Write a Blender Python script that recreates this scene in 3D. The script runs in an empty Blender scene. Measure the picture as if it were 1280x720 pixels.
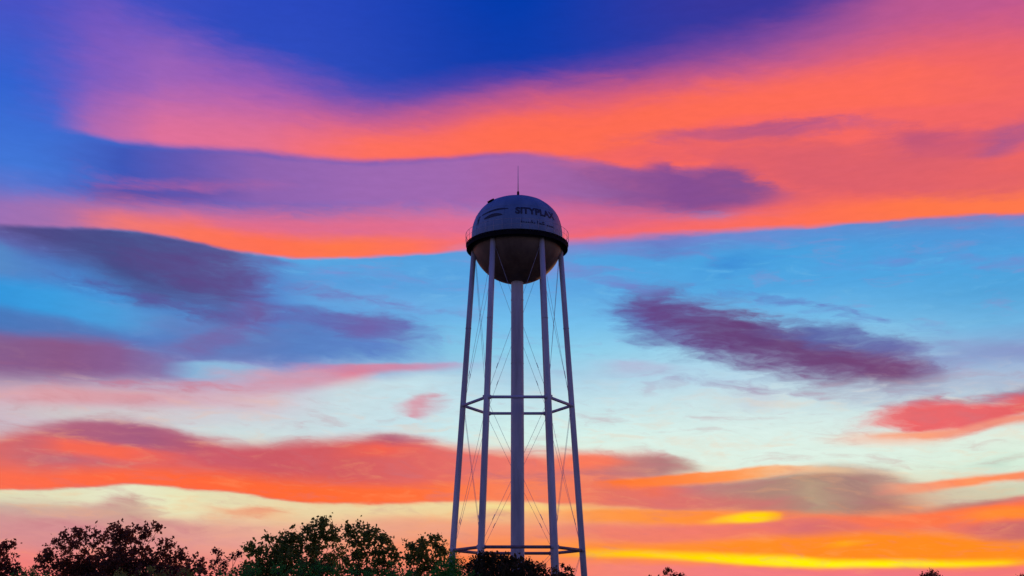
import bpy, bmesh, math, random
import numpy as np
from mathutils import Vector, Matrix
R = math.radians
rnd = random.Random(7)
C = bpy.data.collections.new('place'); bpy.context.scene.collection.children.link(C)
SC = bpy.context.scene

# ------------------------------------------------------------------ camera
F, PITCH, EYE = 1400.0, R(16.5), 1.7
cam = bpy.data.cameras.new('camera'); co = bpy.data.objects.new('camera', cam); C.objects.link(co)
cam.sensor_width = 36; cam.lens = F / 1280 * 36; cam.clip_end = 6000
co.location = (0, 0, EYE); co.rotation_euler = (math.pi / 2 + PITCH, 0, 0)
SC.camera = co
SC.view_settings.view_transform = 'Standard'; SC.view_settings.look = 'None'
SC.view_settings.exposure = 0; SC.view_settings.gamma = 1

def direction(x, y):
    "sky direction seen where the photograph's point (x, y) is"
    a, b = (x - 640) / F, (360 - y) / F
    return Vector((a, math.cos(PITCH) - b * math.sin(PITCH), math.sin(PITCH) + b * math.cos(PITCH)))
def azel(x, y):
    d = direction(x, y).normalized()
    return math.degrees(math.atan2(d.x, d.y)), math.degrees(math.asin(d.z))
def at(x, y, Y):
    d = direction(x, y); k = Y / d.y
    return Vector((d.x * k, Y, EYE + d.z * k))
def lin(c):
    o = []
    for v in c:
        v /= 255.0
        o.append(v / 12.92 if v <= .04045 else ((v + .055) / 1.055) ** 2.4)
    return tuple(o)

# ------------------------------------------------------------------ sky
SUN_AZ, SUN_EL = R(15), R(1.6)
W = bpy.data.worlds.new('World'); SC.world = W; W.use_nodes = True
nt = W.node_tree; nt.nodes.clear(); L = nt.links
def N(t, **k):
    n = nt.nodes.new(t)
    for a, b in k.items(): setattr(n, a, b)
    return n
def plug(s, v):
    if hasattr(v, 'links') or isinstance(v, bpy.types.NodeSocket): L.new(v, s)
    else: s.default_value = v
def M(op, a, b=0.0, c=None):
    n = N('ShaderNodeMath', operation=op); plug(n.inputs[0], a); plug(n.inputs[1], b)
    if c is not None: plug(n.inputs[2], c)
    return n.outputs[0]
def smooth(v, a, b, lo=0.0, hi=1.0):
    n = N('ShaderNodeMapRange', interpolation_type='SMOOTHSTEP')
    plug(n.inputs[0], v)
    for i, q in enumerate((a, b, lo, hi)): n.inputs[1 + i].default_value = q
    return n.outputs[0]
def mix(f, a, b):
    n = N('ShaderNodeMix', data_type='RGBA'); plug(n.inputs[0], f)
    for i, v in ((6, a), (7, b)):
        if isinstance(v, tuple): v = (*v[:3], 1)
        plug(n.inputs[i], v)
    return n.outputs[2]
def comb(x, y, z=0.0):
    n = N('ShaderNodeCombineXYZ'); plug(n.inputs[0], x); plug(n.inputs[1], y); plug(n.inputs[2], z); return n.outputs[0]
def noise(vec, scale, detail=3.0, rough=.5, seed=0):
    n = N('ShaderNodeTexNoise', noise_dimensions='3D'); L.new(vec, n.inputs['Vector'])
    n.inputs['Scale'].default_value = scale; n.inputs['Detail'].default_value = detail; n.inputs['Roughness'].default_value = rough
    return n.outputs['Fac'], n.outputs['Color']
tc = N('ShaderNodeTexCoord'); sp = N('ShaderNodeSeparateXYZ'); L.new(tc.outputs['Generated'], sp.inputs[0])
X, Yv, Z = sp.outputs
AZ = M('MULTIPLY', M('ARCTAN2', X, Yv), 180 / math.pi)          # degrees right of the view
EL = M('MULTIPLY', M('ARCSINE', Z), 180 / math.pi)              # degrees above the horizon
US, VS = 64.0, 36.0
U0 = M('MULTIPLY_ADD', AZ, 1 / US, .5); V0 = M('MULTIPLY', EL, 1 / VS)
PX = 1 / math.radians(1) / F / 1.0                              # degrees per photo pixel, about
PV = PX / VS; PU = PX / US
# slow folds and fine combed streaks that bend the cloud edges
vs = comb(M('MULTIPLY', AZ, .16), M('MULTIPLY', EL, .55))
vf = comb(M('MULTIPLY', AZ, .55), M('MULTIPLY', M('ADD', EL, M('MULTIPLY', AZ, .08)), 2.2), 5.0)
s1, c1 = noise(vs, 1.0, 3.0, .5)
s2, c2 = noise(vf, 1.0, 4.0, .6)
n1 = M('SUBTRACT', s1, .5); n2 = M('SUBTRACT', s2, .5)
def warped(a, b):
    v = M('ADD', V0, M('ADD', M('MULTIPLY', n1, a * PV), M('MULTIPLY', n2, b * PV)))
    u = M('ADD', U0, M('ADD', M('MULTIPLY', n2, b * 2.5 * PU), M('MULTIPLY', n1, -a * 1.5 * PU)))
    return u, v
CALM = warped(7, 6); WISP = warped(14, 17); FLAT = warped(3, 2.5)

# combed, torn grain of thin cloud: breaks up the soft margins of every sheet
bend = M('MULTIPLY', n1, 3.2)
gv = comb(M('ADD', M('MULTIPLY', AZ, .34), M('MULTIPLY', n2, .9)), M('ADD', M('MULTIPLY', M('ADD', EL, M('MULTIPLY', AZ, .05)), 1.5), bend), 2.0)
G1, _ = noise(gv, 1.0, 6.0, .62)
GRAIN = M('SUBTRACT', G1, .5)

def fcurve(u, pts):
    n = N('ShaderNodeFloatCurve'); plug(n.inputs['Value'], u)
    n.mapping.extend = 'HORIZONTAL'; n.mapping.use_clip = False
    c = n.mapping.curves[0]
    pts = sorted(pts)
    while len(c.points) < len(pts): c.points.new(.5, .5)
    for p, (a, b) in zip(c.points, pts): p.location = (a, b); p.handle_type = 'AUTO'
    n.mapping.update(); return n.outputs[0]
def ramp(u, stops):
    n = N('ShaderNodeValToRGB'); plug(n.inputs[0], u); e = n.color_ramp.elements
    stops = sorted(stops, key=lambda s: s[0])
    while len(e) < len(stops): e.new(.5)
    for q, (p, c) in zip(e, stops): q.position = p
    for q, (p, c) in zip(e, stops): q.position = p; q.color = c
    return n
def uv(x, y):
    a, e = azel(x, y); return a / US + .5, e / VS

# broad colour of the clear sky, by height, at five bearings
rows = [0, 100, 200, 280, 320, 360, 400, 440, 470, 500, 540, 580, 612, 635, 660, 680, 695, 720, 760]
base = {
 0:    [(72,82,196),(50,98,208),(66,118,215),(120,112,190),(74,118,192),(60,150,220),(76,112,180),(130,100,155),(165,140,170),(205,180,195),(200,185,195),(220,215,200),(222,225,192),(200,168,158),(214,150,146),(235,145,135),(240,130,126),(240,120,115),(200,100,100)],
 320:  [(42,72,190),(48,78,190),(75,88,182),(90,108,190),(88,165,225),(84,148,215),(82,128,200),(88,130,200),(170,160,200),(205,195,212),(204,220,222),(220,230,215),(225,222,182),(235,200,155),(235,178,150),(235,160,145),(240,145,130),(240,128,120),(200,100,100)],
 640:  [(0,58,172),(16,60,172),(112,90,176),(100,130,205),(80,160,222),(92,165,225),(112,188,235),(138,205,234),(165,205,228),(190,224,234),(210,240,235),(225,238,218),(242,225,165),(242,185,130),(243,150,115),(250,140,85),(248,135,92),(244,122,106),(210,105,95)],
 960:  [(56,54,156),(50,60,164),(125,88,165),(85,138,210),(70,162,224),(80,165,225),(116,188,233),(165,212,234),(182,216,234),(202,226,230),(216,238,232),(220,240,228),(230,218,185),(250,138,78),(236,116,106),(255,142,50),(255,140,50),(240,118,122),(210,105,95)],
 1280: [(62,58,156),(62,68,168),(150,90,148),(80,148,216),(74,163,224),(80,162,218),(108,178,224),(138,165,208),(168,192,220),(192,216,224),(222,236,222),(214,238,220),(214,206,182),(250,125,85),(232,114,98),(255,145,48),(255,138,50),(240,112,122),(210,105,95)]}
cols = sorted(base); prev = None
for x in cols:
    r_ = ramp(WISP[1] if x in () else CALM[1], [(uv(x, y)[1], (*lin(c), 1)) for y, c in zip(rows, base[x])])
    if prev is None: cur = r_.outputs[0]
    else:
        f = smooth(CALM[0], uv(px_, 360)[0], uv(x, 360)[0]); cur = mix(f, cur, r_.outputs[0])
    prev, px_ = r_, x

# thin mauve and pale veils drifting through the clear part
vl = M('MULTIPLY', smooth(GRAIN, .03, .22), M('MULTIPLY', smooth(V0, .22, .40), smooth(V0, .60, .50)))
cur = mix(M('MULTIPLY', vl, .28), cur, lin((150, 130, 190)))
vp = M('MULTIPLY', smooth(GRAIN, -.05, -.24), M('MULTIPLY', smooth(V0, .22, .40), smooth(V0, .60, .50)))
cur = mix(M('MULTIPLY', vp, .10), cur, lin((165, 225, 245)))

def cloud(pts, st, sb, colors, co_=CALM, op=1.0, tear=None):
    """one sheet of cloud laid over the sky so far: pts (x, top, bottom) of its outline, st/sb softness of its
    upper and lower edge, colors (x, rgb, cover) along it"""
    global cur, nt, L
    world_nt, sky_so_far = nt, cur
    if tear is None: tear = 0.0 if co_ is FLAT else 1.0 if st > 50 else 4.0 if co_ is WISP else 2.6
    if colors[0][0] > 20 and colors[0][2] > 0: colors = [(colors[0][0] - 80, colors[0][1], 0)] + colors
    if colors[-1][0] < 1260 and colors[-1][2] > 0: colors = colors + [(colors[-1][0] + 50, colors[-1][1], 0)]
    g = bpy.data.node_groups.new('cloud', 'ShaderNodeTree')
    for nm, ty in (('u', 'NodeSocketFloat'), ('v', 'NodeSocketFloat'), ('below', 'NodeSocketColor'), ('grain', 'NodeSocketFloat')):
        g.interface.new_socket(nm, in_out='INPUT', socket_type=ty)
    g.interface.new_socket('sky', in_out='OUTPUT', socket_type='NodeSocketColor')
    nt, L = g, g.links
    gi = N('NodeGroupInput'); u, v, below, grain = gi.outputs[:4]
    # a vanishing share of the colour below keeps the layers evaluated in order
    u = M('MULTIPLY_ADD', below, 1e-9, u)
    top = fcurve(u, [uv(x, t) for x, t, b in pts]); a = smooth(M('SUBTRACT', top, v), -st / 2 * PV, st / 2 * PV)
    bot = fcurve(u, [uv(x, b) for x, t, b in pts]); b = smooth(M('SUBTRACT', v, bot), -sb / 2 * PV, sb / 2 * PV)
    ab = M('MULTIPLY', a, b)
    ym = sum(t + b for x, t, b in pts) / 2 / len(pts)
    r_ = ramp(u, [(min(1, max(0, uv(x, ym)[0])), (*lin(c), al * op)) for x, c, al in colors])
    m = M('MULTIPLY', ab, r_.outputs[1])
    if tear: m = M('MINIMUM', M('MAXIMUM', M('MULTIPLY_ADD', M('MULTIPLY', grain, tear), M('MULTIPLY', M('SUBTRACT', 1.06, m), M('POWER', m, .6)), m), 0.0), 1.0)
    out = mix(m, below, r_.outputs[0])
    go = N('NodeGroupOutput'); L.new(out, go.inputs[0])
    nt, L = world_nt, world_nt.links
    n = N('ShaderNodeGroup'); n.node_tree = g
    L.new(co_[0], n.inputs[0]); L.new(co_[1], n.inputs[1]); L.new(sky_so_far, n.inputs[2]); L.new(GRAIN, n.inputs[3]); cur = n.outputs[0]

# --- A: upper rose sweep
cloud([(60,-40,140),(150,20,150),(250,62,172),(400,110,185),(480,132,200),(560,118,200),(700,100,200),(850,74,220),(960,46,260),(1060,6,260),(1150,-50,260),(1280,-90,260)], 84, 60,
      [(10,(90,85,190),0),(110,(140,92,188),.65),(200,(160,100,185),.9),(330,(170,95,178),.9),(480,(130,75,165),.8),(640,(130,72,160),.85),(800,(150,75,150),.9),(950,(170,85,150),.95),(1100,(185,88,145),.95),(1280,(200,90,140),.95)], WISP)
cloud([(80,120,160),(130,125,172),(200,128,182),(300,138,188),(400,148,197),(480,152,200),(560,142,197),(640,126,192),(760,114,230),(900,100,262),(1000,84,262),(1080,66,262),(1150,50,262),(1280,38,262)], 76, 13,
      [(60,(150,95,180),0),(110,(190,105,170),.75),(200,(222,112,155),1),(320,(228,112,145),1),(420,(245,110,118),1),(500,(252,108,100),1),(640,(250,104,92),1),(800,(246,102,96),1),(950,(250,104,96),1),(1280,(240,101,102),1)])
cloud([(400,165,196),(480,172,199),(560,165,195),(640,150,190),(760,140,190),(900,110,150),(1050,92,138),(1180,80,130),(1280,95,130)], 40, 12,
      [(340,(240,110,120),0),(460,(255,112,92),.8),(640,(255,108,80),.9),(800,(255,108,80),.8),(1100,(255,108,88),.8),(1280,(250,108,92),.2)])
# --- B: violet band under it
cloud([(40,180,262),(90,168,262),(130,178,264),(200,186,262),(300,192,262),(400,200,264),(480,203,264),(560,199,266),(640,192,268),(720,198,272),(800,212,275),(900,212,270),(1000,250,268)], 12, 34,
      [(20,(60,110,205),0),(90,(66,98,195),.5),(150,(62,86,184),.95),(230,(100,88,178),1),(320,(140,98,176),1),(450,(156,104,178),1),(560,(160,104,176),1),(640,(165,100,168),1),(740,(160,96,160),.9),(860,(135,82,150),.9),(960,(170,88,135),.55),(1030,(200,90,120),0)])
cloud([(90,226,256),(170,232,254),(260,226,252),(330,236,250)], 16, 14, [(70,(90,80,165),0),(160,(90,78,165),.7),(240,(100,80,165),.5),(330,(120,90,170),0)], WISP)
cloud([(90,205,232),(150,222,236),(260,226,236),(420,224,236)], 14, 10, [(80,(150,95,175),0),(150,(180,95,155),.4),(230,(185,100,160),.35),(420,(170,100,165),0)], WISP)
cloud([(740,200,262),(790,214,262),(830,206,262),(860,218,264),(905,202,264),(935,204,262),(958,226,262),(1000,238,262),(1060,244,262),(1110,246,260)], 24, 22,
      [(700,(140,86,150),0),(780,(140,82,148),.6),(850,(132,76,146),.95),(930,(134,78,144),.95),(990,(160,84,136),.8),(1050,(190,90,122),.6),(1110,(215,95,110),0)], WISP)
# --- C: pink to orange belt above the clear blue
edge = [(0,284),(100,285),(180,291),(250,304),(300,315),(380,321),(460,320),(540,316),(600,312),(720,305),(800,300),(900,292),(1000,284),(1100,276),(1200,269),(1280,266)]
cloud([(0,245,284)] + [(x, t, dict(edge)[x]) for x, t in ((100,248),(180,256),(250,262),(300,266),(380,268),(460,266),(540,264),(600,264),(720,258),(800,262),(900,268),(1000,238),(1100,215),(1200,205),(1280,200))], 34, 8,
      [(0,(158,112,180),.9),(60,(170,112,172),.9),(130,(200,112,150),.95),(220,(222,112,140),1),(320,(222,108,142),1),(480,(224,108,142),1),(600,(222,110,152),1),(760,(218,100,138),1),(900,(240,102,112),1),(1000,(240,102,98),.8),(1280,(244,104,92),.7)])
cloud([(110,262,286),(180,272,291),(250,280,304),(300,290,315),(380,296,321),(460,296,320),(540,296,316),(600,296,312),(720,288,305),(800,282,300),(900,276,292),(1000,260,284),(1100,248,276),(1200,234,269),(1280,224,266)], 22, 7,
      [(90,(225,120,140),0),(150,(242,120,115),.8),(240,(252,116,92),1),(340,(255,112,82),1),(420,(255,118,76),1),(520,(255,114,88),.95),(600,(248,108,115),.8),(720,(245,105,115),.8),(850,(250,106,100),.9),(1000,(254,110,85),1),(1150,(255,118,74),1),(1280,(255,120,76),1)])
# dusky smudges in the coral sheet at the right
cloud([(790,166,178),(880,160,176),(960,152,176),(1040,148,166),(1110,146,160)], 10, 14, [(750,(200,90,120),0),(860,(190,88,128),.75),(960,(172,84,132),.8),(1050,(180,88,135),.7),(1130,(200,95,130),0)], WISP)
cloud([(1100,160,215),(1160,158,212),(1230,160,204),(1280,150,182)], 24, 24, [(1060,(200,90,118),0),(1140,(192,86,120),.9),(1210,(202,88,118),.8),(1250,(172,88,136),.85),(1280,(176,88,134),.8)], WISP)
cloud([(720,185,205),(860,180,200),(1000,176,236),(1100,186,244),(1200,196,244),(1280,200,240)], 30, 24, [(700,(235,98,100),0),(860,(228,96,106),.8),(1000,(218,94,108),.95),(1150,(222,96,106),.9),(1280,(226,98,104),.8)], WISP)
# lilac haze edge under the belt
cloud([(560,306,330),(640,304,326),(720,300,318),(800,294,312),(900,288,306),(1000,284,298),(1080,278,288)], 10, 22, [(540,(120,150,215),0),(640,(130,150,215),.6),(720,(135,130,200),.7),(850,(120,125,200),.8),(980,(110,140,210),.6),(1080,(90,150,220),0)])
cloud([(780,300,322),(860,296,322),(930,300,312)], 12, 18, [(750,(100,140,205),0),(830,(96,122,195),.55),(880,(100,135,205),.4),(940,(90,150,215),0)], WISP)
cloud([(870,335,352),(930,318,340),(1000,318,330)], 20, 20, [(860,(60,140,215),0),(915,(56,135,212),.7),(1010,(70,150,220),0)], WISP)
# --- D: long dusk cloud at the left
cloud([(0,282,300),(100,285,330),(180,291,372),(250,304,388),(300,315,396),(345,322,392),(390,335,372)], 8, 52,
      [(0,(80,72,130),.9),(60,(72,70,130),.95),(150,(68,74,134),.95),(240,(80,76,138),.92),(290,(88,78,140),.85),(325,(94,88,160),.6),(350,(92,100,176),.4),(392,(90,140,205),0)])
cloud([(150,300,330),(240,318,360),(320,330,372)], 26, 26, [(100,(90,72,134),0),(230,(92,70,134),.6),(310,(94,72,138),.5),(350,(100,80,150),0)], WISP)
cloud([(0,304,345),(60,330,352),(130,352,372)], 22, 22, [(0,(84,138,200),.85),(60,(84,130,198),.7),(130,(70,120,195),0)])
cloud([(0,350,384),(60,360,398),(130,376,412),(200,388,418),(280,400,418)], 20, 20, [(0,(52,150,220),1),(60,(58,155,222),1),(140,(74,158,220),.9),(200,(92,148,208),.7),(300,(100,135,195),0)])
cloud([(0,386,412),(80,400,425),(170,415,440)], 18, 18, [(0,(70,122,190),.8),(90,(84,120,185),.8),(180,(96,122,185),0)])
cloud([(0,420,466),(80,422,470),(150,428,472),(220,450,474),(260,462,474)], 20, 26, [(0,(134,92,140),.95),(80,(136,88,136),1),(150,(134,92,146),.95),(210,(120,106,165),.7),(270,(130,120,175),0)], CALM)
cloud([(180,398,440),(260,402,450),(340,410,450),(400,402,448),(520,415,452)], 18, 18, [(170,(90,130,195),0),(230,(98,126,190),.8),(310,(100,120,182),.8),(380,(86,124,192),.8),(470,(88,122,196),.8),(560,(110,160,215),0)], WISP)
cloud([(170,436,452),(240,420,446),(300,402,430),(345,388,412)], 14, 20, [(150,(120,105,165),0),(230,(118,104,166),.6),(300,(116,100,166),.7),(350,(112,92,160),0)], WISP)
cloud([(300,380,402),(335,380,404),(370,384,400)], 14, 14, [(280,(110,92,160),0),(320,(112,86,150),.8),(350,(104,90,162),.5),(390,(90,120,190),0)])
cloud([(350,362,378),(420,360,388),(520,372,396),(590,380,400)], 20, 20, [(330,(96,160,222),0),(400,(100,165,224),.8),(520,(110,172,228),.7),(600,(110,175,230),0)])
cloud([(340,380,398),(400,386,410),(460,392,422),(520,400,428),(555,414,430)], 12, 20, [(330,(100,100,170),0),(400,(98,100,172),.8),(460,(110,98,168),.9),(510,(100,104,176),.7),(560,(100,140,205),0)], WISP)
cloud([(205,453,468),(260,451,474),(320,456,476),(360,462,474)], 6, 10, [(200,(110,160,210),0),(245,(134,184,220),.9),(300,(146,186,220),.9),(345,(150,170,210),.4),(370,(160,170,205),0)])
cloud([(360,453,462),(430,456,470),(500,454,464),(600,452,460)], 5, 10, [(350,(180,130,180),0),(400,(190,130,175),.6),(450,(214,128,155),.9),(520,(210,132,165),.8),(600,(190,150,195),.2),(640,(170,190,220),0)])
cloud([(300,462,500),(400,462,490),(450,466,486),(480,468,478)], 12, 20, [(240,(205,150,170),0),(320,(208,160,180),.7),(400,(214,150,170),.8),(440,(222,130,152),.9),(485,(210,150,180),0)], WISP)
cloud([(0,486,505),(60,484,508),(160,488,508),(280,490,512),(340,492,514),(400,494,512)], 16, 22, [(0,(214,168,180),.9),(60,(220,160,168),.9),(170,(216,154,164),.9),(260,(214,170,182),.7),(340,(218,188,192),.7),(420,(210,200,210),0)])
cloud([(60,508,524),(150,510,528),(240,512,530)], 14, 12, [(0,(205,195,200),.3),(80,(205,198,200),.9),(200,(208,200,204),.9),(320,(205,205,212),0)])
cloud([(360,490,545),(420,480,550),(500,470,545),(600,460,560)], 20, 24, [(330,(198,214,222),0),(420,(200,222,228),.9),(520,(196,226,234),.9),(640,(190,226,236),.0)])
cloud([(495,506,518),(525,496,522),(560,494,512)], 10, 12, [(485,(215,165,178),0),(522,(214,152,168),.95),(568,(205,190,205),0)], WISP)
# --- E: red-orange bank low at the left
cloud([(0,546,611),(50,534,611),(100,527,609),(180,530,606),(240,545,612),(300,554,616),(360,553,625),(440,548,629),(500,545,629),(560,556,627),(640,564,626),(700,567,630),(780,568,632),(850,574,640)], 24, 7,
      [(0,(214,98,100),.95),(80,(190,92,112),.95),(160,(184,92,118),.95),(240,(205,92,108),1),(340,(205,88,100),1),(440,(216,92,95),1),(540,(228,105,100),1),(640,(236,118,105),1),(760,(238,120,98),1),(830,(210,110,110),.7),(880,(200,120,120),0)])
cloud([(0,582,611),(60,586,611),(100,584,609),(180,582,606),(240,586,612),(300,592,616),(360,598,625),(440,602,629),(500,602,629),(560,596,627),(640,596,626),(720,594,628)], 26, 6,
      [(0,(252,108,78),1),(120,(255,104,66),1),(260,(255,102,58),1),(400,(255,106,52),1),(520,(255,110,58),1),(640,(250,130,88),.9),(720,(250,130,80),.5),(760,(250,130,80),0)])
cloud([(40,545,566),(100,546,570),(160,556,578),(220,566,582),(260,572,582)], 10, 14, [(30,(235,100,90),0),(80,(250,104,80),.9),(150,(252,104,78),.95),(210,(240,98,85),.7),(270,(220,95,95),0)], CALM)
cloud([(60,528,546),(130,526,554),(200,536,560),(250,548,566)], 12, 14, [(30,(180,110,135),0),(90,(176,98,126),.9),(180,(164,90,126),.95),(240,(172,90,118),.7),(280,(190,95,110),0)])
cloud([(430,558,576),(480,552,572),(530,560,572)], 10, 14, [(410,(235,98,80),0),(480,(246,98,78),.9),(550,(240,105,90),0)])
cloud([(400,574,596),(470,570,604),(540,568,606),(600,570,600)], 14, 18, [(370,(205,90,98),0),(450,(214,94,98),.8),(540,(226,104,100),.8),(640,(230,120,110),0)])
cloud([(455,545,556),(500,542,556),(540,548,560)], 6, 12, [(440,(180,90,112),0),(490,(172,86,116),.8),(550,(190,100,120),0)])
# under it: cream strip and soft rose puffs
cloud([(0,613,624),(60,613,628),(110,611,632),(160,608,634),(215,612,648),(290,618,650),(360,628,650),(440,632,646),(560,630,644),(640,630,645)], 6, 22,
      [(0,(226,222,186),.9),(90,(226,224,190),.9),(150,(232,234,202),1),(215,(232,230,188),1),(290,(230,220,178),.9),(400,(234,212,165),.95),(560,(238,215,160),.95),(640,(245,220,145),.95),(720,(252,196,110),.5),(790,(255,170,80),0)])
cloud([(60,630,665),(120,630,665),(160,621,660),(190,626,662),(215,646,668)], 14, 26, [(30,(205,160,155),0),(110,(208,158,150),.8),(165,(200,160,145),.85),(205,(206,158,146),.5),(235,(220,180,160),0)], WISP)
cloud([(255,630,645),(290,636,650),(330,634,648),(370,640,652)], 10, 14, [(235,(235,160,125),0),(290,(240,155,120),.8),(335,(240,158,118),.8),(385,(238,185,140),0)], WISP)
cloud([(0,646,680),(80,650,690),(180,652,690),(290,652,690)], 24, 30, [(0,(208,140,146),.7),(90,(214,140,146),.8),(190,(212,138,142),.7),(300,(216,150,146),.3),(360,(225,170,150),0)])
cloud([(440,650,672),(500,648,674),(560,652,676)], 14, 20, [(420,(230,170,145),0),(480,(232,162,136),.7),(560,(236,165,136),.6),(620,(240,160,130),0)])
# --- F: low right, greys and oranges
cloud([(740,572,600),(790,570,598),(850,572,594),(880,580,594)], 10, 14, [(710,(230,120,110),0),(770,(200,120,118),.85),(830,(176,122,124),.95),(862,(186,150,140),.7),(895,(215,210,190),0)])
cloud([(700,568,585),(740,569,584),(780,574,582)], 6, 10, [(690,(255,125,92),0),(720,(252,120,88),.9),(760,(252,118,88),.8),(800,(240,120,95),0)])
cloud([(800,606,634),(880,600,636),(950,596,640),(1020,586,642),(1060,584,644),(1110,590,644),(1140,602,646),(1190,614,642)], 20, 14,
      [(740,(226,112,105),0),(820,(216,112,112),.9),(880,(190,120,120),.95),(950,(174,132,122),1),(1020,(170,138,124),1),(1070,(162,122,118),.95),(1105,(168,118,114),.85),(1145,(182,142,126),.6),(1215,(210,190,165),0)], CALM)
cloud([(1000,592,622),(1030,606,640),(1060,618,644)], 18, 18, [(980,(176,150,130),0),(1020,(182,158,132),.7),(1080,(180,150,130),0)], WISP)
cloud([(950,583,594),(1000,582,592),(1060,585,594),(1110,586,592)], 5, 9, [(930,(255,180,110),0),(980,(250,188,140),.9),(1060,(222,186,152),.8),(1110,(190,160,150),.3),(1130,(200,190,170),0)])
cloud([(750,601,612),(800,598,612),(850,592,606),(900,588,603),(950,583,598),(980,583,594)], 5, 7, [(735,(255,120,60),0),(770,(255,118,48),1),(850,(255,132,66),1),(910,(255,148,80),1),(950,(252,160,90),.9),(1010,(240,185,140),0)])
cloud([(770,608,620),(830,610,620),(850,610,616)], 7, 8, [(760,(255,110,70),0),(820,(250,110,72),.9),(860,(235,110,95),0)])
cloud([(720,604,634),(800,610,634),(880,618,636),(960,624,638)], 14, 8, [(700,(232,118,100),0),(760,(226,114,100),.7),(860,(224,108,104),.7),(960,(214,106,104),.5),(1020,(200,110,110),0)])
cloud([(1110,604,618),(1150,604,616),(1190,598,610),(1240,593,602),(1280,589,600)], 6, 7, [(1085,(240,150,125),0),(1130,(244,150,118),.8),(1190,(252,142,98),1),(1220,(255,140,88),1),(1280,(250,140,98),1)])
cloud([(1190,582,590),(1240,574,588),(1280,568,580)], 18, 18, [(1170,(200,220,205),0),(1245,(190,214,198),.7),(1280,(205,230,210),.4)])
cloud([(1150,616,640),(1200,610,634),(1280,604,622)], 12, 12, [(1130,(206,190,165),0),(1190,(204,196,170),.85),(1280,(204,208,180),.9)])
cloud([(1130,640,650),(1180,632,642),(1240,625,634),(1280,618,628)], 8, 8, [(1110,(200,125,112),0),(1190,(190,118,108),.8),(1240,(186,108,106),.8),(1280,(215,100,100),.8)])
cloud([(1040,644,664),(1120,644,662),(1200,636,656),(1280,626,650)], 7, 14, [(1010,(250,118,80),0),(1080,(248,114,78),.9),(1180,(252,116,72),1),(1280,(255,112,62),1)])
cloud([(1200,640,652),(1240,636,650),(1280,634,648)], 9, 9, [(1180,(255,135,60),0),(1240,(255,140,52),.9),(1280,(255,140,48),.9)])
cloud([(720,637,652),(800,638,654),(900,639,656),(960,638,652),(990,638,646)], 7, 10, [(690,(255,150,80),.4),(740,(252,150,70),.9),(820,(255,145,62),1),(900,(255,140,58),1),(970,(250,130,65),.8),(1010,(240,120,85),0)])
cloud([(880,652,655),(910,644,654),(950,640,653),(978,641,650)], 7, 6, [(868,(255,190,40),0),(900,(255,196,20),.9),(925,(255,214,0),1),(955,(255,212,0),1),(975,(255,180,20),.8),(984,(255,150,50),0)], FLAT)
cloud([(720,655,676),(800,658,680),(900,656,674),(960,654,672)], 12, 14, [(690,(222,130,120),.3),(760,(236,122,108),.8),(860,(238,120,108),.85),(950,(236,116,104),.7),(1010,(226,110,110),0)])
cloud([(980,650,672),(1040,652,672),(1090,654,666)], 14, 12, [(950,(215,108,112),0),(1010,(212,106,112),.9),(1060,(216,108,106),.7),(1110,(240,110,90),0)])
cloud([(1200,658,680),(1240,654,680),(1280,652,676)], 10, 12, [(1180,(220,105,108),0),(1230,(206,102,108),.9),(1280,(196,104,108),.9)])
cloud([(720,676,698),(840,682,700),(950,674,706),(1050,668,708),(1150,666,708),(1280,682,706)], 16, 8, [(690,(255,150,60),.5),(760,(255,142,52),.9),(900,(255,138,38),1),(1050,(255,135,32),1),(1280,(255,138,30),1)])
cloud([(1030,679,686),(1060,676,684),(1090,675,681)], 5, 6, [(1015,(255,150,30),0),(1055,(255,166,24),.9),(1100,(255,150,30),0)])
cloud([(640,687,695),(716,688,696),(780,688,697),(850,691,700),(920,693,705),(980,695,708),(1040,700,709),(1120,701,709),(1200,701,708),(1280,700,706)], 10, 7,
      [(690,(255,150,50),0),(735,(255,195,20),.85),(800,(255,206,0),1),(880,(255,220,0),1),(980,(255,236,0),1),(1060,(255,244,0),1),(1160,(255,238,0),1),(1255,(255,222,0),.9),(1280,(255,180,20),.6)], FLAT)
cloud([(700,702,740),(800,706,740),(900,709,740),(1000,713,740),(1280,712,740)], 7, 10, [(650,(245,125,105),0),(760,(240,130,118),.8),(900,(238,120,128),.95),(1100,(236,112,128),1),(1280,(240,116,120),1)])
cloud([(560,694,706),(640,696,706),(720,700,708)], 8, 10, [(540,(255,125,60),0),(580,(255,125,60),.7),(680,(255,135,60),.6),(740,(250,140,80),0)])
cloud([(576,640,656),(640,640,656),(700,640,656)], 10, 14, [(550,(242,190,140),0),(640,(236,175,135),.6),(720,(240,150,110),.3),(760,(240,140,100),0)])
# --- G: maroon drift over the clear blue at the right
cloud([(755,376,388),(790,370,420),(830,366,434),(870,374,442),(905,384,452),(935,398,460),(980,408,470),(1040,418,480),(1110,428,484),(1160,440,484),(1185,455,476)], 46, 44,
      [(735,(96,120,190),0),(780,(92,102,172),.8),(820,(96,88,156),.9),(880,(104,86,152),.9),(940,(112,82,142),.9),(1040,(118,84,138),.9),(1120,(122,84,136),.9),(1165,(122,96,150),.8),(1205,(140,150,200),0)], WISP, tear=5)
cloud([(790,372,392),(840,382,412),(890,392,430),(940,402,442),(1000,418,456),(1060,434,470),(1120,448,480),(1165,458,478)], 38, 36,
      [(760,(98,76,142),0),(820,(98,70,134),.8),(890,(98,62,120),.9),(950,(98,60,118),.95),(1040,(106,64,118),.9),(1120,(114,64,116),.9),(1180,(120,80,135),0)], WISP, tear=7)
cloud([(960,400,420),(1040,404,434),(1110,416,444),(1170,430,452)], 20, 24, [(930,(90,100,165),0),(1020,(86,104,170),.75),(1110,(96,110,175),.75),(1200,(120,140,195),0)], WISP)
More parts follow.
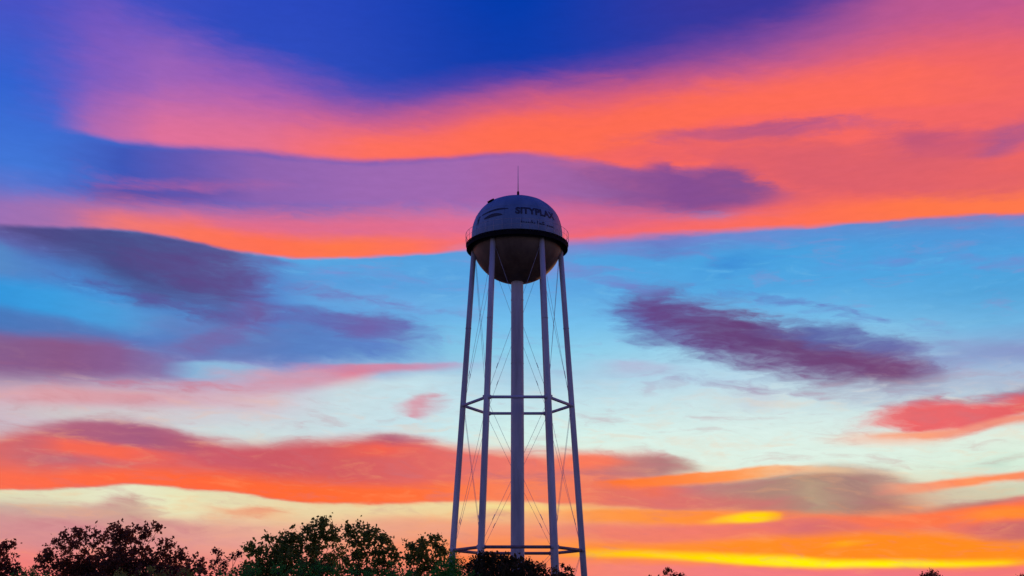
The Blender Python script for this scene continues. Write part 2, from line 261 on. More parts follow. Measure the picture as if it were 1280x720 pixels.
cloud([(1160,434,452),(1220,428,452),(1280,430,448)], 20, 20, [(1140,(135,160,208),0),(1210,(136,158,205),.8),(1280,(134,150,200),.9)])
cloud([(740,452,470),(800,452,468),(860,458,470)], 10, 14, [(730,(175,190,220),0),(780,(180,184,214),.7),(830,(178,190,218),.6),(880,(170,205,228),0)])
cloud([(910,492,512),(960,484,512),(1000,488,506)], 16, 16, [(880,(196,214,222),0),(950,(194,200,214),.6),(1010,(196,214,224),0)], WISP)
cloud([(1050,475,512),(1120,476,505),(1200,468,492),(1280,470,488)], 22, 20, [(980,(178,198,214),0),(1090,(176,188,208),.6),(1180,(172,184,206),.6),(1280,(165,178,204),.7)], WISP)
# loose ragged wisps through the blue
cloud([(60,338,350),(160,362,374),(260,388,400),(330,396,408)], 12, 16, [(40,(84,90,160),0),(130,(80,88,160),.7),(240,(92,84,150),.7),(350,(100,90,160),0)], WISP, tear=7)
cloud([(370,332,344),(460,338,348),(560,346,356)], 14, 16, [(350,(110,150,215),0),(430,(116,146,212),.6),(520,(110,150,214),.5),(600,(100,165,225),0)], WISP, tear=7)
cloud([(330,352,362),(430,366,376),(540,384,394),(620,396,402)], 12, 14, [(320,(110,110,180),0),(420,(112,116,186),.55),(520,(116,124,192),.5),(620,(120,170,220),0)], WISP, tear=8)
cloud([(640,322,336),(720,330,350),(790,350,366),(840,366,372)], 18, 18, [(620,(120,150,215),0),(700,(118,142,210),.6),(780,(110,134,204),.6),(850,(104,130,200),0)], WISP, tear=6)
cloud([(860,356,364),(960,366,376),(1080,392,402),(1180,412,420)], 12, 16, [(850,(96,130,200),0),(950,(96,124,196),.6),(1080,(104,128,196),.6),(1200,(120,160,215),0)], WISP, tear=8)
cloud([(1000,330,338),(1120,322,334),(1280,318,334)], 14, 16, [(980,(96,150,218),0),(1120,(100,144,214),.5),(1280,(104,146,212),.5)], WISP, tear=7)
cloud([(830,462,470),(930,478,488),(1020,490,500),(1100,496,504)], 12, 16, [(820,(150,150,190),0),(920,(160,160,192),.5),(1020,(176,180,200),.4),(1120,(190,205,214),0)], WISP, tear=8)
cloud([(60,472,478),(180,476,484),(300,478,486),(420,482,488)], 8, 12, [(40,(190,120,150),0),(150,(196,124,150),.6),(300,(210,140,158),.5),(440,(215,180,195),0)], WISP, tear=7)
cloud([(560,588,598),(680,590,600),(780,586,596)], 10, 12, [(540,(190,110,125),0),(640,(186,108,124),.5),(740,(190,112,120),.5),(800,(200,120,118),0)], WISP, tear=7)
# --- H: red streak at the right edge
cloud([(1130,504,520),(1170,497,512),(1210,496,508),(1280,484,500)], 14, 14, [(1100,(170,130,150),0),(1160,(172,112,140),.85),(1220,(168,118,146),.85),(1280,(134,112,146),.9)], WISP)
cloud([(1060,530,536),(1100,518,536),(1140,508,540),(1200,502,540),(1240,500,530),(1280,492,520)], 20, 16, [(1050,(230,150,150),0),(1100,(236,118,120),.75),(1140,(236,100,104),1),(1210,(232,102,108),1),(1280,(230,94,98),1)], WISP, tear=6)
cloud([(1060,540,548),(1100,541,549),(1150,539,549),(1190,536,546),(1240,524,534),(1280,518,528)], 6, 9, [(1040,(240,190,170),0),(1100,(246,165,132),.9),(1160,(248,158,124),1),(1210,(242,150,128),.8),(1280,(240,140,116),.9)])
cloud([(1030,544,556),(1100,546,556),(1170,548,556)], 6, 10, [(1010,(225,220,205),0),(1070,(236,205,188),.8),(1150,(240,200,180),.6),(1200,(225,225,205),0)])

# faint combed grain of thin cloud over the whole sky
g1, _ = noise(comb(M('MULTIPLY', AZ, .9), M('MULTIPLY', EL, 3.5), 9.0), 1.0, 4.0, .6)
# low down, the sheets carry dull and glowing streaks
lo_ = smooth(V0, .36, .26)
cur = mix(M('MULTIPLY', M('MULTIPLY', smooth(GRAIN, .0, .22), lo_), .30), cur, lin((196, 118, 130)))
cur = mix(M('MULTIPLY', M('MULTIPLY', smooth(GRAIN, .0, -.22), lo_), .22), cur, lin((255, 170, 110)))
hs = N('ShaderNodeHueSaturation'); L.new(cur, hs.inputs['Color'])
L.new(M('MULTIPLY_ADD', M('SUBTRACT', g1, .5), .14, 1.0), hs.inputs['Value'])
front = hs.outputs[0]
# the sky overhead and behind the viewer: dusky violet rising into deep blue
back = ramp(M('MULTIPLY', EL, 1 / 90), [(0, (*lin((168,156,165)), 1)), (.1, (*lin((150,145,205)), 1)), (.3, (*lin((68,92,196)), 1)), (.55, (*lin((14,50,160)), 1)), (1, (*lin((6,40,145)), 1))]).outputs[0]
fa = smooth(M('ABSOLUTE', AZ), 45, 115, 1, 0); fe = smooth(EL, 33, 52, 1, 0)
sky_col = mix(M('MULTIPLY', fa, fe), back, front)
ns = N('ShaderNodeTexSky', sky_type='NISHITA'); ns.sun_disc = False; ns.sun_elevation = SUN_EL; ns.sun_rotation = SUN_AZ
ad = N('ShaderNodeMix', data_type='RGBA', blend_type='ADD'); ad.inputs[0].default_value = 1
sc_ = N('ShaderNodeMix', data_type='RGBA', blend_type='MULTIPLY'); sc_.inputs[0].default_value = 1
L.new(ns.outputs[0], sc_.inputs[6]); sc_.inputs[7].default_value = (.0015, .0015, .0015, 1)
L.new(sky_col, ad.inputs[6]); L.new(sc_.outputs[2], ad.inputs[7])
bg = N('ShaderNodeBackground'); L.new(ad.outputs[2], bg.inputs[0]); bg.inputs[1].default_value = 1.0
wo = N('ShaderNodeOutputWorld'); L.new(bg.outputs[0], wo.inputs[0])
W.cycles.sampling_method = 'MANUAL'; W.cycles.sample_map_resolution = 512

sun = bpy.data.lights.new('sun', 'SUN'); so = bpy.data.objects.new('sun', sun); C.objects.link(so)
sun.energy = .15; sun.angle = R(.5); sun.color = (1, .45, .18)
sd = Vector((math.sin(SUN_AZ) * math.cos(SUN_EL), math.cos(SUN_AZ) * math.cos(SUN_EL), math.sin(SUN_EL)))
so.rotation_euler = sd.to_track_quat('Z', 'Y').to_euler()

# ------------------------------------------------------------------ materials
def material(name, c1_, c2_, scale=3.0, rough=.6, metal=0.0, bump=0.0, streak=False, transl=None, spec=.5):
    m = bpy.data.materials.new(name); m.use_nodes = True; t = m.node_tree; b = t.nodes['Principled BSDF']
    tcx = t.nodes.new('ShaderNodeTexCoord'); mp = t.nodes.new('ShaderNodeMapping'); nz = t.nodes.new('ShaderNodeTexNoise')
    t.links.new(tcx.outputs['Object'], mp.inputs[0]); t.links.new(mp.outputs[0], nz.inputs['Vector'])
    if streak: mp.inputs['Scale'].default_value = (1, 1, .12)
    nz.inputs['Scale'].default_value = scale; nz.inputs['Detail'].default_value = 6; nz.inputs['Roughness'].default_value = .65
    r_ = t.nodes.new('ShaderNodeValToRGB'); e = r_.color_ramp.elements
    e[0].position, e[1].position = .35, .65; e[0].color = (*c1_, 1); e[1].color = (*c2_, 1)
    t.links.new(nz.outputs['Fac'], r_.inputs[0]); t.links.new(r_.outputs[0], b.inputs['Base Color'])
    b.inputs['Roughness'].default_value = rough; b.inputs['Metallic'].default_value = metal
    b.inputs['Specular IOR Level'].default_value = spec
    if bump:
        bp = t.nodes.new('ShaderNodeBump'); bp.inputs['Strength'].default_value = bump
        t.links.new(nz.outputs['Fac'], bp.inputs['Height']); t.links.new(bp.outputs[0], b.inputs['Normal'])
    if transl:
        tr = t.nodes.new('ShaderNodeBsdfTranslucent'); tr.inputs[0].default_value = (*transl, 1)
        mx = t.nodes.new('ShaderNodeMixShader'); mx.inputs[0].default_value = .55
        t.links.new(b.outputs[0], mx.inputs[1]); t.links.new(tr.outputs[0], mx.inputs[2])
        t.links.new(mx.outputs[0], t.nodes['Material Output'].inputs[0])
    return m
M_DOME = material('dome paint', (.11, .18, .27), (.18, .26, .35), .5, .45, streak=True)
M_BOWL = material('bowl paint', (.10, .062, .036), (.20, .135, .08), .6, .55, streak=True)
M_STEEL = material('leg paint', (.34, .32, .30), (.58, .56, .52), .9, .5, streak=True)
M_DARK = material('walkway steel', (.005, .005, .006), (.010, .009, .011), 2, .9, spec=.1)
M_ROD = material('rod steel', (.42, .40, .42), (.52, .50, .52), 4, .6)
M_GREY = material('upper strut paint', (.40, .37, .40), (.52, .48, .52), 2, .6)
M_STRUT = material('strut paint', (.16, .10, .10), (.24, .16, .15), 2, .6)
M_RAIL = material('rail paint', (.35, .33, .36), (.45, .42, .46), 3, .5)
M_INK = material('lettering paint', (.014, .018, .035), (.035, .035, .055), 3, .6)
M_INKR = material('red lettering paint', (.10, .02, .03), (.13, .03, .04), 3, .6)
M_CONC = material('concrete', (.25, .24, .22), (.36, .34, .31), 3, .9, bump=.3)
M_GRASS = material('grass', (.025, .04, .015), (.05, .07, .025), .3, .95, bump=.4)
M_BARK = material('bark', (.03, .022, .016), (.06, .045, .032), 6, .95, bump=.5)
M_LEAF_RED = material('russet leaves', (.07, .04, .018), (.12, .06, .025), 1.2, .7, transl=(.48, .17, .06), spec=.2)
M_LEAF_DK = material('dark green leaves', (.05, .12, .015), (.11, .12, .02), 1.0, .65, transl=(.42, .48, .08), spec=.2)
M_LEAF_BLK = material('blackish green leaves', (.04, .045, .012), (.06, .05, .018), 1.1, .7, transl=(.14, .10, .03), spec=.2)
M_LEAF_GR = material('green leaves', (.03, .14, .012), (.07, .24, .02), 1.2, .6, transl=(.06, .45, .06), spec=.2)

# ------------------------------------------------------------------ mesh helpers
def link(name, bm, mat, parent=None, smooth_=True):
    me = bpy.data.meshes.new(name); bm.normal_update(); bm.to_mesh(me); bm.free()
    if smooth_:
        for p in me.polygons: p.use_smooth = True
    me.materials.append(mat); o = bpy.data.objects.new(name, me); C.objects.link(o)
    if parent: o.parent = parent
    return o
def empty(name, loc, label, cat, group=None):
    o = bpy.data.objects.new(name, None); C.objects.link(o); o.location = loc; o.empty_display_size = .5
    o['label'] = label; o['category'] = cat
    if group: o['group'] = group
    return o
def tube(bm, pts, rads, n=10, caps=True):
    pts = [Vector(p) for p in pts]; rings = []; ref = None
    for i, p in enumerate(pts):
        t = (pts[min(i + 1, len(pts) - 1)] - pts[max(i - 1, 0)]).normalized()
        if ref is None: ref = Vector((0, 0, 1)) if abs(t.z) < .9 else Vector((1, 0, 0))
        a = (ref - t * ref.dot(t)).normalized(); ref = a; b = t.cross(a)
        rings.append([bm.verts.new(p + (a * math.cos(2 * math.pi * k / n) + b * math.sin(2 * math.pi * k / n)) * rads[i]) for k in range(n)])
    for q, s in zip(rings, rings[1:]):
        for k in range(n): bm.faces.new((q[k], q[(k + 1) % n], s[(k + 1) % n], s[k]))
    if caps: bm.faces.new(rings[0][::-1]); bm.faces.new(rings[-1])
def lathe(bm, prof, n=96, center=(0, 0), close=False):
    cx, cy = center; rings = []
    for r_, z in prof:
        if r_ < 1e-6: rings.append([bm.verts.new((cx, cy, z))])
        else: rings.append([bm.verts.new((cx + r_ * math.cos(2 * math.pi * k / n), cy + r_ * math.sin(2 * math.pi * k / n), z)) for k in range(n)])
    seq = list(zip(rings, rings[1:])) + ([(rings[-1], rings[0])] if close else [])
    for q, s in seq:
        for k in range(n):
            j = (k + 1) % n
            if len(q) == 1: bm.faces.new((q[0], s[j], s[k]))
            elif len(s) == 1: bm.faces.new((q[k], q[j], s[0]))
            else: bm.faces.new((q[k], q[j], s[j], s[k]))
def box(bm, c, d, rot=None):
    m = Matrix.Translation(c) @ (rot.to_4x4() if rot else Matrix()) @ Matrix.Diagonal((*d, 1))
    bmesh.ops.create_cube(bm, size=1, matrix=m)

# ------------------------------------------------------------------ ground
bm = bmesh.new(); bmesh.ops.create_grid(bm, x_segments=40, y_segments=40, size=3000)
g = link('ground', bm, M_GRASS, None, False); g['kind'] = 'structure'

# ------------------------------------------------------------------ water tower
TX, TY = .50, 103.0
tower = empty('water_tower', (TX, TY, 0), 'tall six-legged water tower with a round blue-grey tank, dark walkway and thin mast', 'water tower')
def leg_r(z): return 6.25 - .0572 * z
ANG = [0, 54.5, 125.5, 180, 237, 303]
def leg_p(a, z, dr=0):
    r_ = leg_r(z) + dr; return Vector((r_ * math.cos(R(a)), r_ * math.sin(R(a)), z))
ZC, A = 37.08, 4.42                                  # tank centre height and radius
def HT(z): return 4.17 if z > ZC else 4.34
def tank_r(z):
    t = abs(z - ZC) / HT(z); e = 2.42 if z > ZC else 2.04
    return A * max(0, 1 - t ** e) ** (1 / e)
ZW = 36.42                                           # walkway floor
def prof(z0, z1, n=40):
    ps = []
    for i in range(n + 1):
        s = math.sin(math.pi / 2 * i / n) if z1 > ZC else 1 - math.cos(math.pi / 2 * i / n)
        z = z0 + (z1 - z0) * s; ps.append((tank_r(z), z))
    return ps
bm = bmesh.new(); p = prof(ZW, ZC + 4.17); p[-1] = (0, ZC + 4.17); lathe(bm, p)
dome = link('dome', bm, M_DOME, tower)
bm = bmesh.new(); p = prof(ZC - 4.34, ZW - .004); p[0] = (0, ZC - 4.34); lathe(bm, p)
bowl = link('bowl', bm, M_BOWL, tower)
# plate seams: thin raised weld lines on the tank
bm = bmesh.new()
for z in (ZC + 2.1, ZC + 3.55): lathe(bm, [(tank_r(z) + .0, z - .02), (tank_r(z) + .02, z), (tank_r(z) - .0, z + .02)])
for k in range(16):
    a = 2 * math.pi * k / 16 + .1; q = []
    for i in range(13):
        z = ZW + (ZC + 3.55 - ZW) * i / 12; r_ = tank_r(z) + .006; q.append((r_ * math.cos(a), r_ * math.sin(a), z))
    tube(bm, q, [.014] * 13, 5)
link('weld_seam', bm, M_DOME, dome)
# balcony girder: floor, deep outer fascia and lower flange
RI, RO = A - .05, 4.92
bm = bmesh.new()
lathe(bm, [(RI, ZW), (RO, ZW), (RO, ZW - .06), (RI, ZW - .06)], close=True)
lathe(bm, [(RO - .08, ZW - .062), (RO - .01, ZW - .062), (RO - .01, ZW - .42), (RO - .08, ZW - .42)], close=True)
lathe(bm, [(RO, ZW + .003), (RO + .05, ZW + .003), (RO + .05, ZW + .08), (RO, ZW + .08)], close=True)
for k in range(36):
    a = 2 * math.pi * k / 36; rt = Matrix.Rotation(a, 3, 'Z')
    box(bm, rt @ Vector(((RI + RO) / 2 - .05, 0, ZW - .16)), (RO - RI - .14, .06, .18), rt)
walk = link('walkway', bm, M_DARK, tower, False)
bm = bmesh.new()
for zz, rr in ((1.08, .018), (.56, .011)):
    q = [(5.0 * math.cos(2 * math.pi * k / 72), 5.0 * math.sin(2 * math.pi * k / 72), ZW + zz) for k in range(73)]
    tube(bm, q, [rr] * 73, 6)
for k in range(36):
    a = 2 * math.pi * k / 36 + .06
    tube(bm, [(4.95 * math.cos(a), 4.95 * math.sin(a), ZW), (5.0 * math.cos(a), 5.0 * math.sin(a), ZW + 1.08)], [.015, .014], 6)
link('railing', bm, M_RAIL, walk)
# riser column
bm = bmesh.new(); lathe(bm, [(.64, .3), (.62, 8), (.605, 20), (.585, 30), (.575, 33.4)], 40)
riser = link('column', bm, M_STEEL, tower)
bm = bmesh.new()
for z in (6.2, 12.4, 18.6, 24.8, 31.0):
    bm_ = bmesh.new(); lathe(bm_, [(.56, z - .03), (.63 + .015 * (20 - z) / 20, z), (.56, z + .03)], 40)
    link('weld_seam', bm_, M_STEEL, riser)
bm = bmesh.new(); lathe(bm, [(0, .5), (1.3, .5), (1.3, -.3)], 32); link('footing', bm, M_CONC, riser)
# legs
for a in ANG:
    bm = bmesh.new(); zs = [.45, 7.67, 14, 20.8, 28, 36.3]
    tube(bm, [leg_p(a, z) for z in zs], [.29, .285, .28, .27, .26, .25], 20)
    for z in (14.2, 28.2): tube(bm, [leg_p(a, z - .04), leg_p(a, z), leg_p(a, z + .04)], [.27, .30, .27], 20)
    for z in (7.67, 20.8):                          # gusset plates that take the struts
        rt = Matrix.Rotation(R(a), 3, 'Z'); box(bm, leg_p(a, z, -.03), (.4, .66, .36), rt)
    leg = link('leg', bm, M_STEEL, tower)
    bm = bmesh.new(); rt = Matrix.Rotation(R(a), 3, 'Z'); q = leg_p(a, 0)
    box(bm, q + Vector((0, 0, .15)), (1.5, 1.5, .6), rt); box(bm, q + Vector((0, 0, .49)), (.9, .9, .06), rt)
    link('footing', bm, M_CONC, leg, False)
# strut rings
for z in (20.8, 7.67):
    for i, a in enumerate(ANG):
        b = ANG[(i + 1) % 6]; bm = bmesh.new(); tube(bm, [leg_p(a, z), leg_p(b, z)], [.14, .14], 12); link('strut', bm, M_STRUT if z < 10 else M_GREY, tower)
# tie rods, an X in every panel
def rod(p0, p1):
    bm = bmesh.new(); p0, p1 = Vector(p0), Vector(p1); q = []
    for i in range(9):
        t = i / 8; q.append(p0.lerp(p1, t) - Vector((0, 0, .10 * math.sin(math.pi * t))))
    tube(bm, q, [.014] * 9, 6)
    m = p0.lerp(p1, .18); d = (p1 - p0).normalized() * .25
    tube(bm, [m - d, m + d], [.032, .032], 8)        # turnbuckle
    link('tie_rod', bm, M_ROD, tower)
for za, zb in ((.9, 7.4), (7.95, 20.5), (21.1, 35.7)):
    for i, a in enumerate(ANG):
        b = ANG[(i + 1) % 6]
        rod(leg_p(a, za, -.06), leg_p(b, zb, -.10)); rod(leg_p(b, za, -.14), leg_p(a, zb, -.16))
# mast on the crown of the dome
ZT = ZC + 4.17
bm = bmesh.new(); tube(bm, [(.05, 0, ZT - .05), (.05, 0, ZT + .12)], [.34, .30], 20)
tube(bm, [(.10, 0, ZT + .1), (.10, 0, ZT + .85)], [.13, .11], 12)
link('vent', bm, M_DARK, dome)
bm = bmesh.new(); tube(bm, [(.10, 0, ZT + .8), (.10, 0, ZT + 2.2), (.10, 0, ZT + 3.6)], [.045, .035, .018], 8)
link('antenna', bm, M_ROD, tower)
# hatch box high on the left shoulder
bm = bmesh.new(); th = R(218); z = ZC + 3.25; r_ = tank_r(z)
rt = Matrix.Rotation(th, 3, 'Z') @ Matrix.Rotation(R(38), 3, 'Y')
box(bm, (r_ * math.cos(th), r_ * math.sin(th), z), (.5, .5, .3), rt); link('hatch', bm, M_DARK, dome, False)

def wrap(me_verts, th0, z0):
    "lay flat (x, y) outlines onto the dome: x metres along the girth from bearing th0, y metres up from z0"
    out = []
    for v in me_verts:
        z = z0 + v[1] * .93; r_ = tank_r(z) + .02 + v[2]; a = th0 + v[0] / 4.35
        out.append(Vector((r_ * math.cos(a), r_ * math.sin(a), z)))
    return out
def lettering(txt, size, th0, z0, mat, name='lettering', squeeze=1.0, shear=0.0, bold=0.0):
    cu = bpy.data.curves.new('t', 'FONT'); cu.body = txt; cu.size = size; cu.resolution_u = 4; cu.offset = bold; cu.shear = shear
    ob = bpy.data.objects.new('t', cu); C.objects.link(ob)
    dg = bpy.context.evaluated_depsgraph_get(); me = bpy.data.meshes.new_from_object(ob.evaluated_get(dg))
    bpy.data.objects.remove(ob); bpy.data.curves.remove(cu)
    bm = bmesh.new(); bm.from_mesh(me); bpy.data.meshes.remove(me)
    bmesh.ops.triangulate(bm, faces=bm.faces[:])
    bmesh.ops.subdivide_edges(bm, edges=[e for e in bm.edges if e.calc_length() > .2], cuts=3, use_grid_fill=True)
    cs = [Vector((v.co.x * squeeze, v.co.y, 0)) for v in bm.verts]
    for v, c in zip(bm.verts, wrap(cs, th0, z0)): v.co = c
    bmesh.ops.solidify(bm, geom=bm.faces[:], thickness=-.02)
    return link(name, bm, mat, dome, False)
BEAR = lambda px: R(270) + math.asin(max(-1, min(1, (px - 646) / 57.0)))   # bearing on the tank of a mark seen at px
lettering('SITYPLAX', 1.0, BEAR(643.5), ZC + 1.15, M_INK, squeeze=1.0, bold=.04)
# second, smaller line under the name: too small to read, a row of short strokes
r2 = random.Random(3); x = 0
while x < 3.7:
    w = r2.choice((.10, .16, .2, .24)); h = r2.uniform(.2, .34)
    q = []
    if 1.3 < x < 1.45: h = .42; w = .34
    for (a_, b_) in ((0, 0), (w, 0), (w, h * .45), (0, h * .45)): q.append(Vector((x + a_, b_, 0)))
    fs = [q]
    if r2.random() < .7: fs.append([Vector((x, h * .5, 0)), Vector((x + .07, h * .5, 0)), Vector((x + .07, h, 0)), Vector((x, h, 0))])
    if len(fs) > 1 and r2.random() < .7: fs.append([Vector((x + .06, h * .75, 0)), Vector((x + w, h * .75, 0)), Vector((x + w, h, 0)), Vector((x + .07, h, 0))])
    bm = bmesh.new(); th_, z_ = BEAR(650), ZC + .22
    for f in fs:
        for e_ in ([(c, d_) for d_ in (0, .01) for c in f],):
            vs_ = [bm.verts.new(p_ + Vector((0, 0, 0))) for p_ in wrap([c + Vector((0, 0, d_)) for c, d_ in e_], th_, z_)]
            bm.faces.new(vs_[3::-1]); bm.faces.new(vs_[4:])
            for q_ in range(4): bm.faces.new((vs_[q_], vs_[(q_ + 1) % 4], vs_[4 + (q_ + 1) % 4], vs_[4 + q_]))
    link('small_letter', bm, M_INK, dome, False)
    x += w + .09 + (.15 if r2.random() < .15 else 0)
# swept strokes and a short letter on the left face
def swoosh(x0, x1, z0, z1, th, name='emblem_stroke'):
    bm = bmesh.new(); n = 14; up, lo = [], []
    for i in range(n + 1):
        t = i / n; a = BEAR(x0 + (x1 - x0) * t); zz = z0 + (z1 - z0) * t + .12 * math.sin(math.pi * t); h = th * math.sin(math.pi * min(1, .08 + t * .9)) ** .7 / 2
        for s, l_ in ((1, up), (-1, lo)):
            z = zz + s * h; r_ = tank_r(z) + .025; l_.append(bm.verts.new((r_ * math.cos(a), r_ * math.sin(a), z)))
    for i in range(n): bm.faces.new((lo[i], lo[i + 1], up[i + 1], up[i]))
    link(name, bm, M_INK, dome, False)
swoosh(601, 635, ZC + 1.55, ZC + 1.72, .20); swoosh(605, 628, ZC + 1.05, ZC + 1.12, .36)
lettering('f', 1.2, BEAR(596.5), ZC + .75, M_INK, bold=.02)

# ------------------------------------------------------------------ trees
def tree(name, label, cat, px, D, lobes, mat, seed, leaf=(.12, .27), dens=1.0, group=None, clump=.26, low=True):
    """px: photo column of the trunk; lobes (x, y, r, fill): leafy masses, r in photo pixels at distance D"""
    r3 = np.random.default_rng(seed); rr = random.Random(seed)
    base_ = at(px, 700, D); base_.z = 0
    root = empty(name, base_, label, cat, group)
    S = D / 1340.0; cen = []
    for (x, y, r_, fill) in lobes:
        c = at(x, y, D) - base_; c.y += rr.uniform(-1, 1) * r_ * S * .8; cen.append((c, r_ * S, fill))
    ztop = max(c.z + r_ for c, r_, f in cen); xs = [c.x for c, _, _ in cen]; wid = max(1.2, (max(xs) - min(xs)) / 2)
    mx = (max(xs) + min(xs)) / 2
    if low:                                           # the rest of the crown down to head height
        zb = min(c.z for c, _, _ in cen)
        k = max(3, int(wid * 1.6))
        for i in range(k):
            t = (i + .5) / k * 2 - 1
            cen.append((Vector((mx + t * wid, rr.uniform(-.5, .5) * wid, zb - rr.uniform(.5, 1.2))), wid * .38 + .35, .5))
    # limbs
    bm = bmesh.new(); fork = Vector((mx * .3, 0, max(1.2, ztop * .3)))
    tr = max(.09, ztop * .022)
    tube(bm, [(0, 0, -.2), (.03, .02, .3), fork * .6 + Vector((.05, 0, .1)), fork], [tr * 1.5, tr * 1.1, tr, tr * .9], 12)
    V, Fc = [], []
    for c, r_, fill in cen:
        k1 = fork.lerp(c, .33) + Vector((rr.uniform(-.25, .25), rr.uniform(-.3, .3), rr.uniform(-.1, .25)))
        k2 = fork.lerp(c, .7) + Vector((rr.uniform(-.3, .3), rr.uniform(-.3, .3), rr.uniform(-.15, .2)))
        tube(bm, [fork - Vector((0, 0, .1)), k1, k2, c - Vector((0, 0, r_ * .3))], [tr * .5, tr * .26, tr * .11, .01], 7)
        ncl = max(6, int(fill * dens * 14 * (r_ / .42) ** 1.9))
        for i in range(ncl):
            d = Vector(r3.normal(size=3)); d.normalize(); rad = r_ * (r3.random() ** rr.choice((.42, .6))) * (1.08 if rr.random() < .9 else 1.28)
            p = c + Vector((d.x * rad, d.y * rad, d.z * rad * .95))
            if i % 4 == 0:
                st = c + (p - c) * .12 - Vector((0, 0, .2 * r_))
                tube(bm, [st, st.lerp(p, .55) + Vector((0, 0, .05)), p], [.014, .009, .005], 4, False)
            m = int(8 + 9 * rr.random()); cr = clump * rr.uniform(.55, 1.15)
            for j in range(m):
                q = p + Vector(r3.normal(size=3)) * cr * .5
                s = rr.uniform(*leaf); u = Vector(r3.normal(size=3)).normalized(); w = u.cross(Vector(r3.normal(size=3))).normalized()
                h = s * rr.uniform(.45, .8); n0 = len(V)
                V += [q - u * s * .5, q + w * h * .5 - u * s * .05, q + u * s * .5, q - w * h * .5 + u * s * .05]
                Fc.append((n0, n0 + 1, n0 + 2, n0 + 3))
    link('trunk', bm, M_BARK, root)
    me = bpy.data.meshes.new('crown'); me.from_pydata([tuple(v) for v in V], [], Fc); me.materials.append(mat)
    o = bpy.data.objects.new('crown', me); C.objects.link(o); o.parent = root
    return root
G = 'trees along the bottom of the view'
tree('broadleaf_tree', 'dark tree cut off by the left edge of the photo', 'tree', -8, 64,
     [(-2,688,13,.6),(-22,690,20,.8),(8,684,7,.6),(13,680,4,.6),(6,708,13,.9),(18,712,8,.7),(-20,715,24,1)], M_LEAF_RED, 11, group=G)
tree('broadleaf_tree', 'wide lacy russet-black tree with a broad rounded crown, left of the green trees', 'tree', 155, 66,
     [(66,690,12,.6),(74,676,8,.55),(86,672,12,.6),(100,664,8,.5),(108,676,15,.7),(128,670,12,.55),(140,660,9,.6),(152,672,15,1.3),(166,668,10,.8),(180,670,13,.7),
      (190,662,8,.5),(199,660,5,.4),(202,684,12,.6),(214,680,8,.5),(226,692,9,.5),(238,700,8,.5),(252,704,6,.4),(56,704,9,.7),(50,698,4,.5),
      (78,704,18,1.0),(110,706,20,1.0),(140,700,18,1.1),(162,702,22,1.5),(190,706,20,1),(216,710,16,1.1),(242,714,12,1),(100,722,26,1.2),(160,726,30,1.2),(215,728,24,1.2)], M_LEAF_RED, 21, group=G)
tree('young_tree', 'small sparse tree with thin sprigs in the gap between two big crowns', 'tree', 277, 60,
     [(268,706,8,.5),(276,696,6,.45),(283,704,6,.4),(291,695,4,.4),(299,692,2,.3),(270,690,3,.3),(276,716,12,.9),(296,716,10,.8),(258,716,10,.9)], M_LEAF_RED, 31, group=G, leaf=(.09, .18), clump=.17, dens=.8)
tree('broadleaf_tree', 'tall dark green tree, its stepped crown peaking left of a notch', 'tree', 385, 62,
     [(311,684,5,.5),(320,688,11,.7),(332,676,7,.6),(340,686,13,.8),(352,672,8,.6),(364,672,12,.8),(358,690,16,1),(378,672,11,.9),(388,658,8,.7),(400,662,14,1.1),(407,651,7,.8),
      (414,672,12,.9),(392,684,17,1.1),(330,706,18,1),(362,710,22,1),(396,708,22,1),(420,694,10,.7),(318,722,20,1),(400,728,26,1.2),(350,730,26,1.2)], M_LEAF_DK, 41, group=G, dens=1.05)
tree('broadleaf_tree', 'dark green tree with reddish leaves, its dome just right of the notch', 'tree', 452, 61,
     [(433,660,6,.7),(438,672,12,.8),(447,657,8,.7),(452,672,12,.7),(462,666,9,.7),(472,674,12,.9),(482,680,9,.8),(488,690,9,.7),(496,694,6,.6),(440,690,14,.6),(460,692,15,.7),(480,700,13,.8),
      (440,712,18,1),(466,716,18,.9),(492,718,14,.9)], M_LEAF_DK, 51, group=G)
tree('broadleaf_tree', 'smaller dark tree with a rounded top beside the left tower leg', 'tree', 532, 60,
     [(510,682,7,.7),(520,686,10,.8),(532,676,9,.8),(543,674,7,.8),(548,686,10,.9),(530,694,13,.8),(512,698,10,.8),(555,690,5,.6),(520,712,16,1),(546,708,14,1)], M_LEAF_DK, 61, group=G)
tree('green_shrub', 'dense bright green rounded shrub in front of the dark trees, beside the left tower leg', 'shrub', 563, 48,
     [(566,702,11,1.6),(556,708,10,1.4),(570,714,10,1.6),(560,722,14,1.6),(545,720,9,1)], M_LEAF_GR, 71, leaf=(.06, .10), clump=.16, dens=2.2)
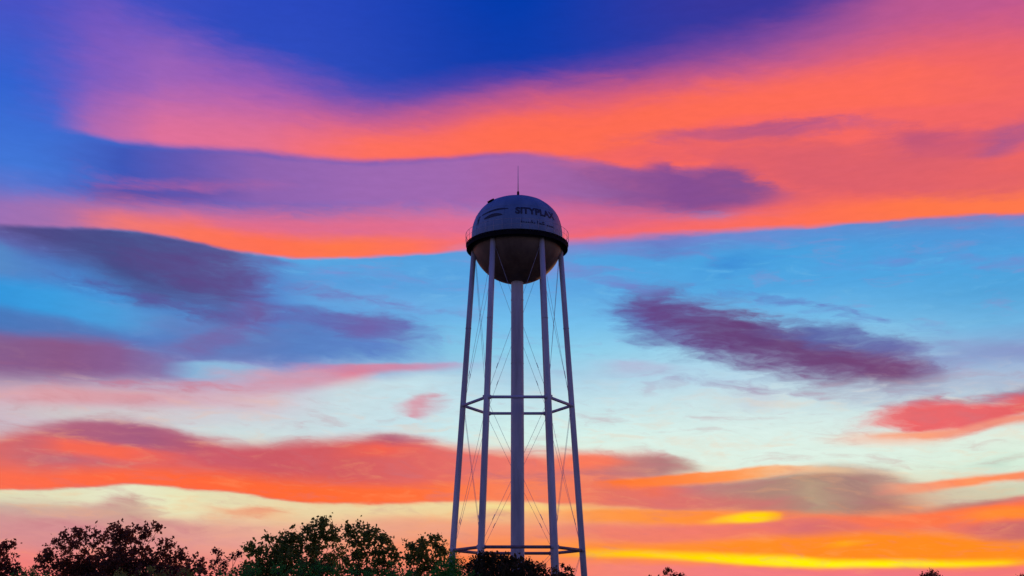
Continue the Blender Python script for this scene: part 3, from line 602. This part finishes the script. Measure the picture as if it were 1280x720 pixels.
tree('broadleaf_tree', 'low black-leaved tree in front of the foot of the water tower', 'tree', 626, 82,
     [(578,708,5,.7),(586,712,8,.8),(596,704,9,.8),(604,694,7,.9),(610,704,12,1.1),(622,698,9,1),(632,703,10,1),(644,701,8,.9),(654,706,9,.9),(665,709,7,.8),(674,713,6,.8),(683,716,5,.7),
      (600,718,16,1.1),(632,718,20,1.2),(662,722,14,1.1),(704,722,7,.6),(714,720,3,.5)], M_LEAF_BLK, 81, group=G, dens=1.3)
tree('young_tree', 'tip of a small dark tree showing low, right of the tower', 'tree', 838, 86,
     [(832,716,3,.4),(835,713,2.5,.5),(842,719,6,.6),(849,719,2,.4),(855,722,3,.4),(814,723,4,.5),(822,726,6,.5),(840,730,10,.9)], M_LEAF_RED, 91, group=G, leaf=(.1, .2), clump=.2, dens=1.6)
tree('young_tree', 'tip of a rounded dark tree under the yellow streak at the far right', 'tree', 1163, 86,
     [(1154,722,6,.8),(1163,721,7,.9),(1172,723,6,.8),(1180,726,5,.6),(1148,727,5,.6),(1164,732,14,1)], M_LEAF_RED, 101, group=G, leaf=(.1, .2), clump=.2, dens=1.8)
tree('young_tree', 'speck of a treetop at the very right edge of the photo', 'tree', 1280, 86,
     [(1279,722,4,.8),(1285,724,6,.8),(1282,732,9,1)], M_LEAF_RED, 111, group=G, leaf=(.1, .2), clump=.2, dens=1.6)
# shrubs that close the bottom edge between the trees
def shrubrow():
    L_ = [('green_shrub','low green shrub at the foot of the tree on the left edge',36,52,[(30,717,9,1),(42,714,7,.8),(50,719,9,1)],M_LEAF_GR),
          ('green_shrub','low green shrub under the wide russet tree',185,50,[(160,722,14,1),(190,720,12,1),(215,722,12,1),(240,722,11,1)],M_LEAF_DK),
          ('green_shrub','leafy green shrub below the gap with the thin sprigs',290,50,[(282,721,10,1),(300,718,12,1),(318,716,10,1)],M_LEAF_GR),
          ('green_shrub','green shrub below the tall stepped crown',385,50,[(350,716,12,1),(375,718,12,1),(400,716,14,1),(418,712,11,1)],M_LEAF_GR),
          ('green_shrub','green shrub below the reddish-leaved dome',470,50,[(440,715,10,.8),(462,720,10,.8),(490,716,10,.8),(512,720,10,.8)],M_LEAF_GR)]
    for i, (n, l, px, D, lo, m) in enumerate(L_):
        tree(n, l, 'shrub', px, D, lo, m, 200 + i, leaf=(.07, .12), clump=.2, group='shrubs in front of the trees', dens=1.2)
shrubrow()
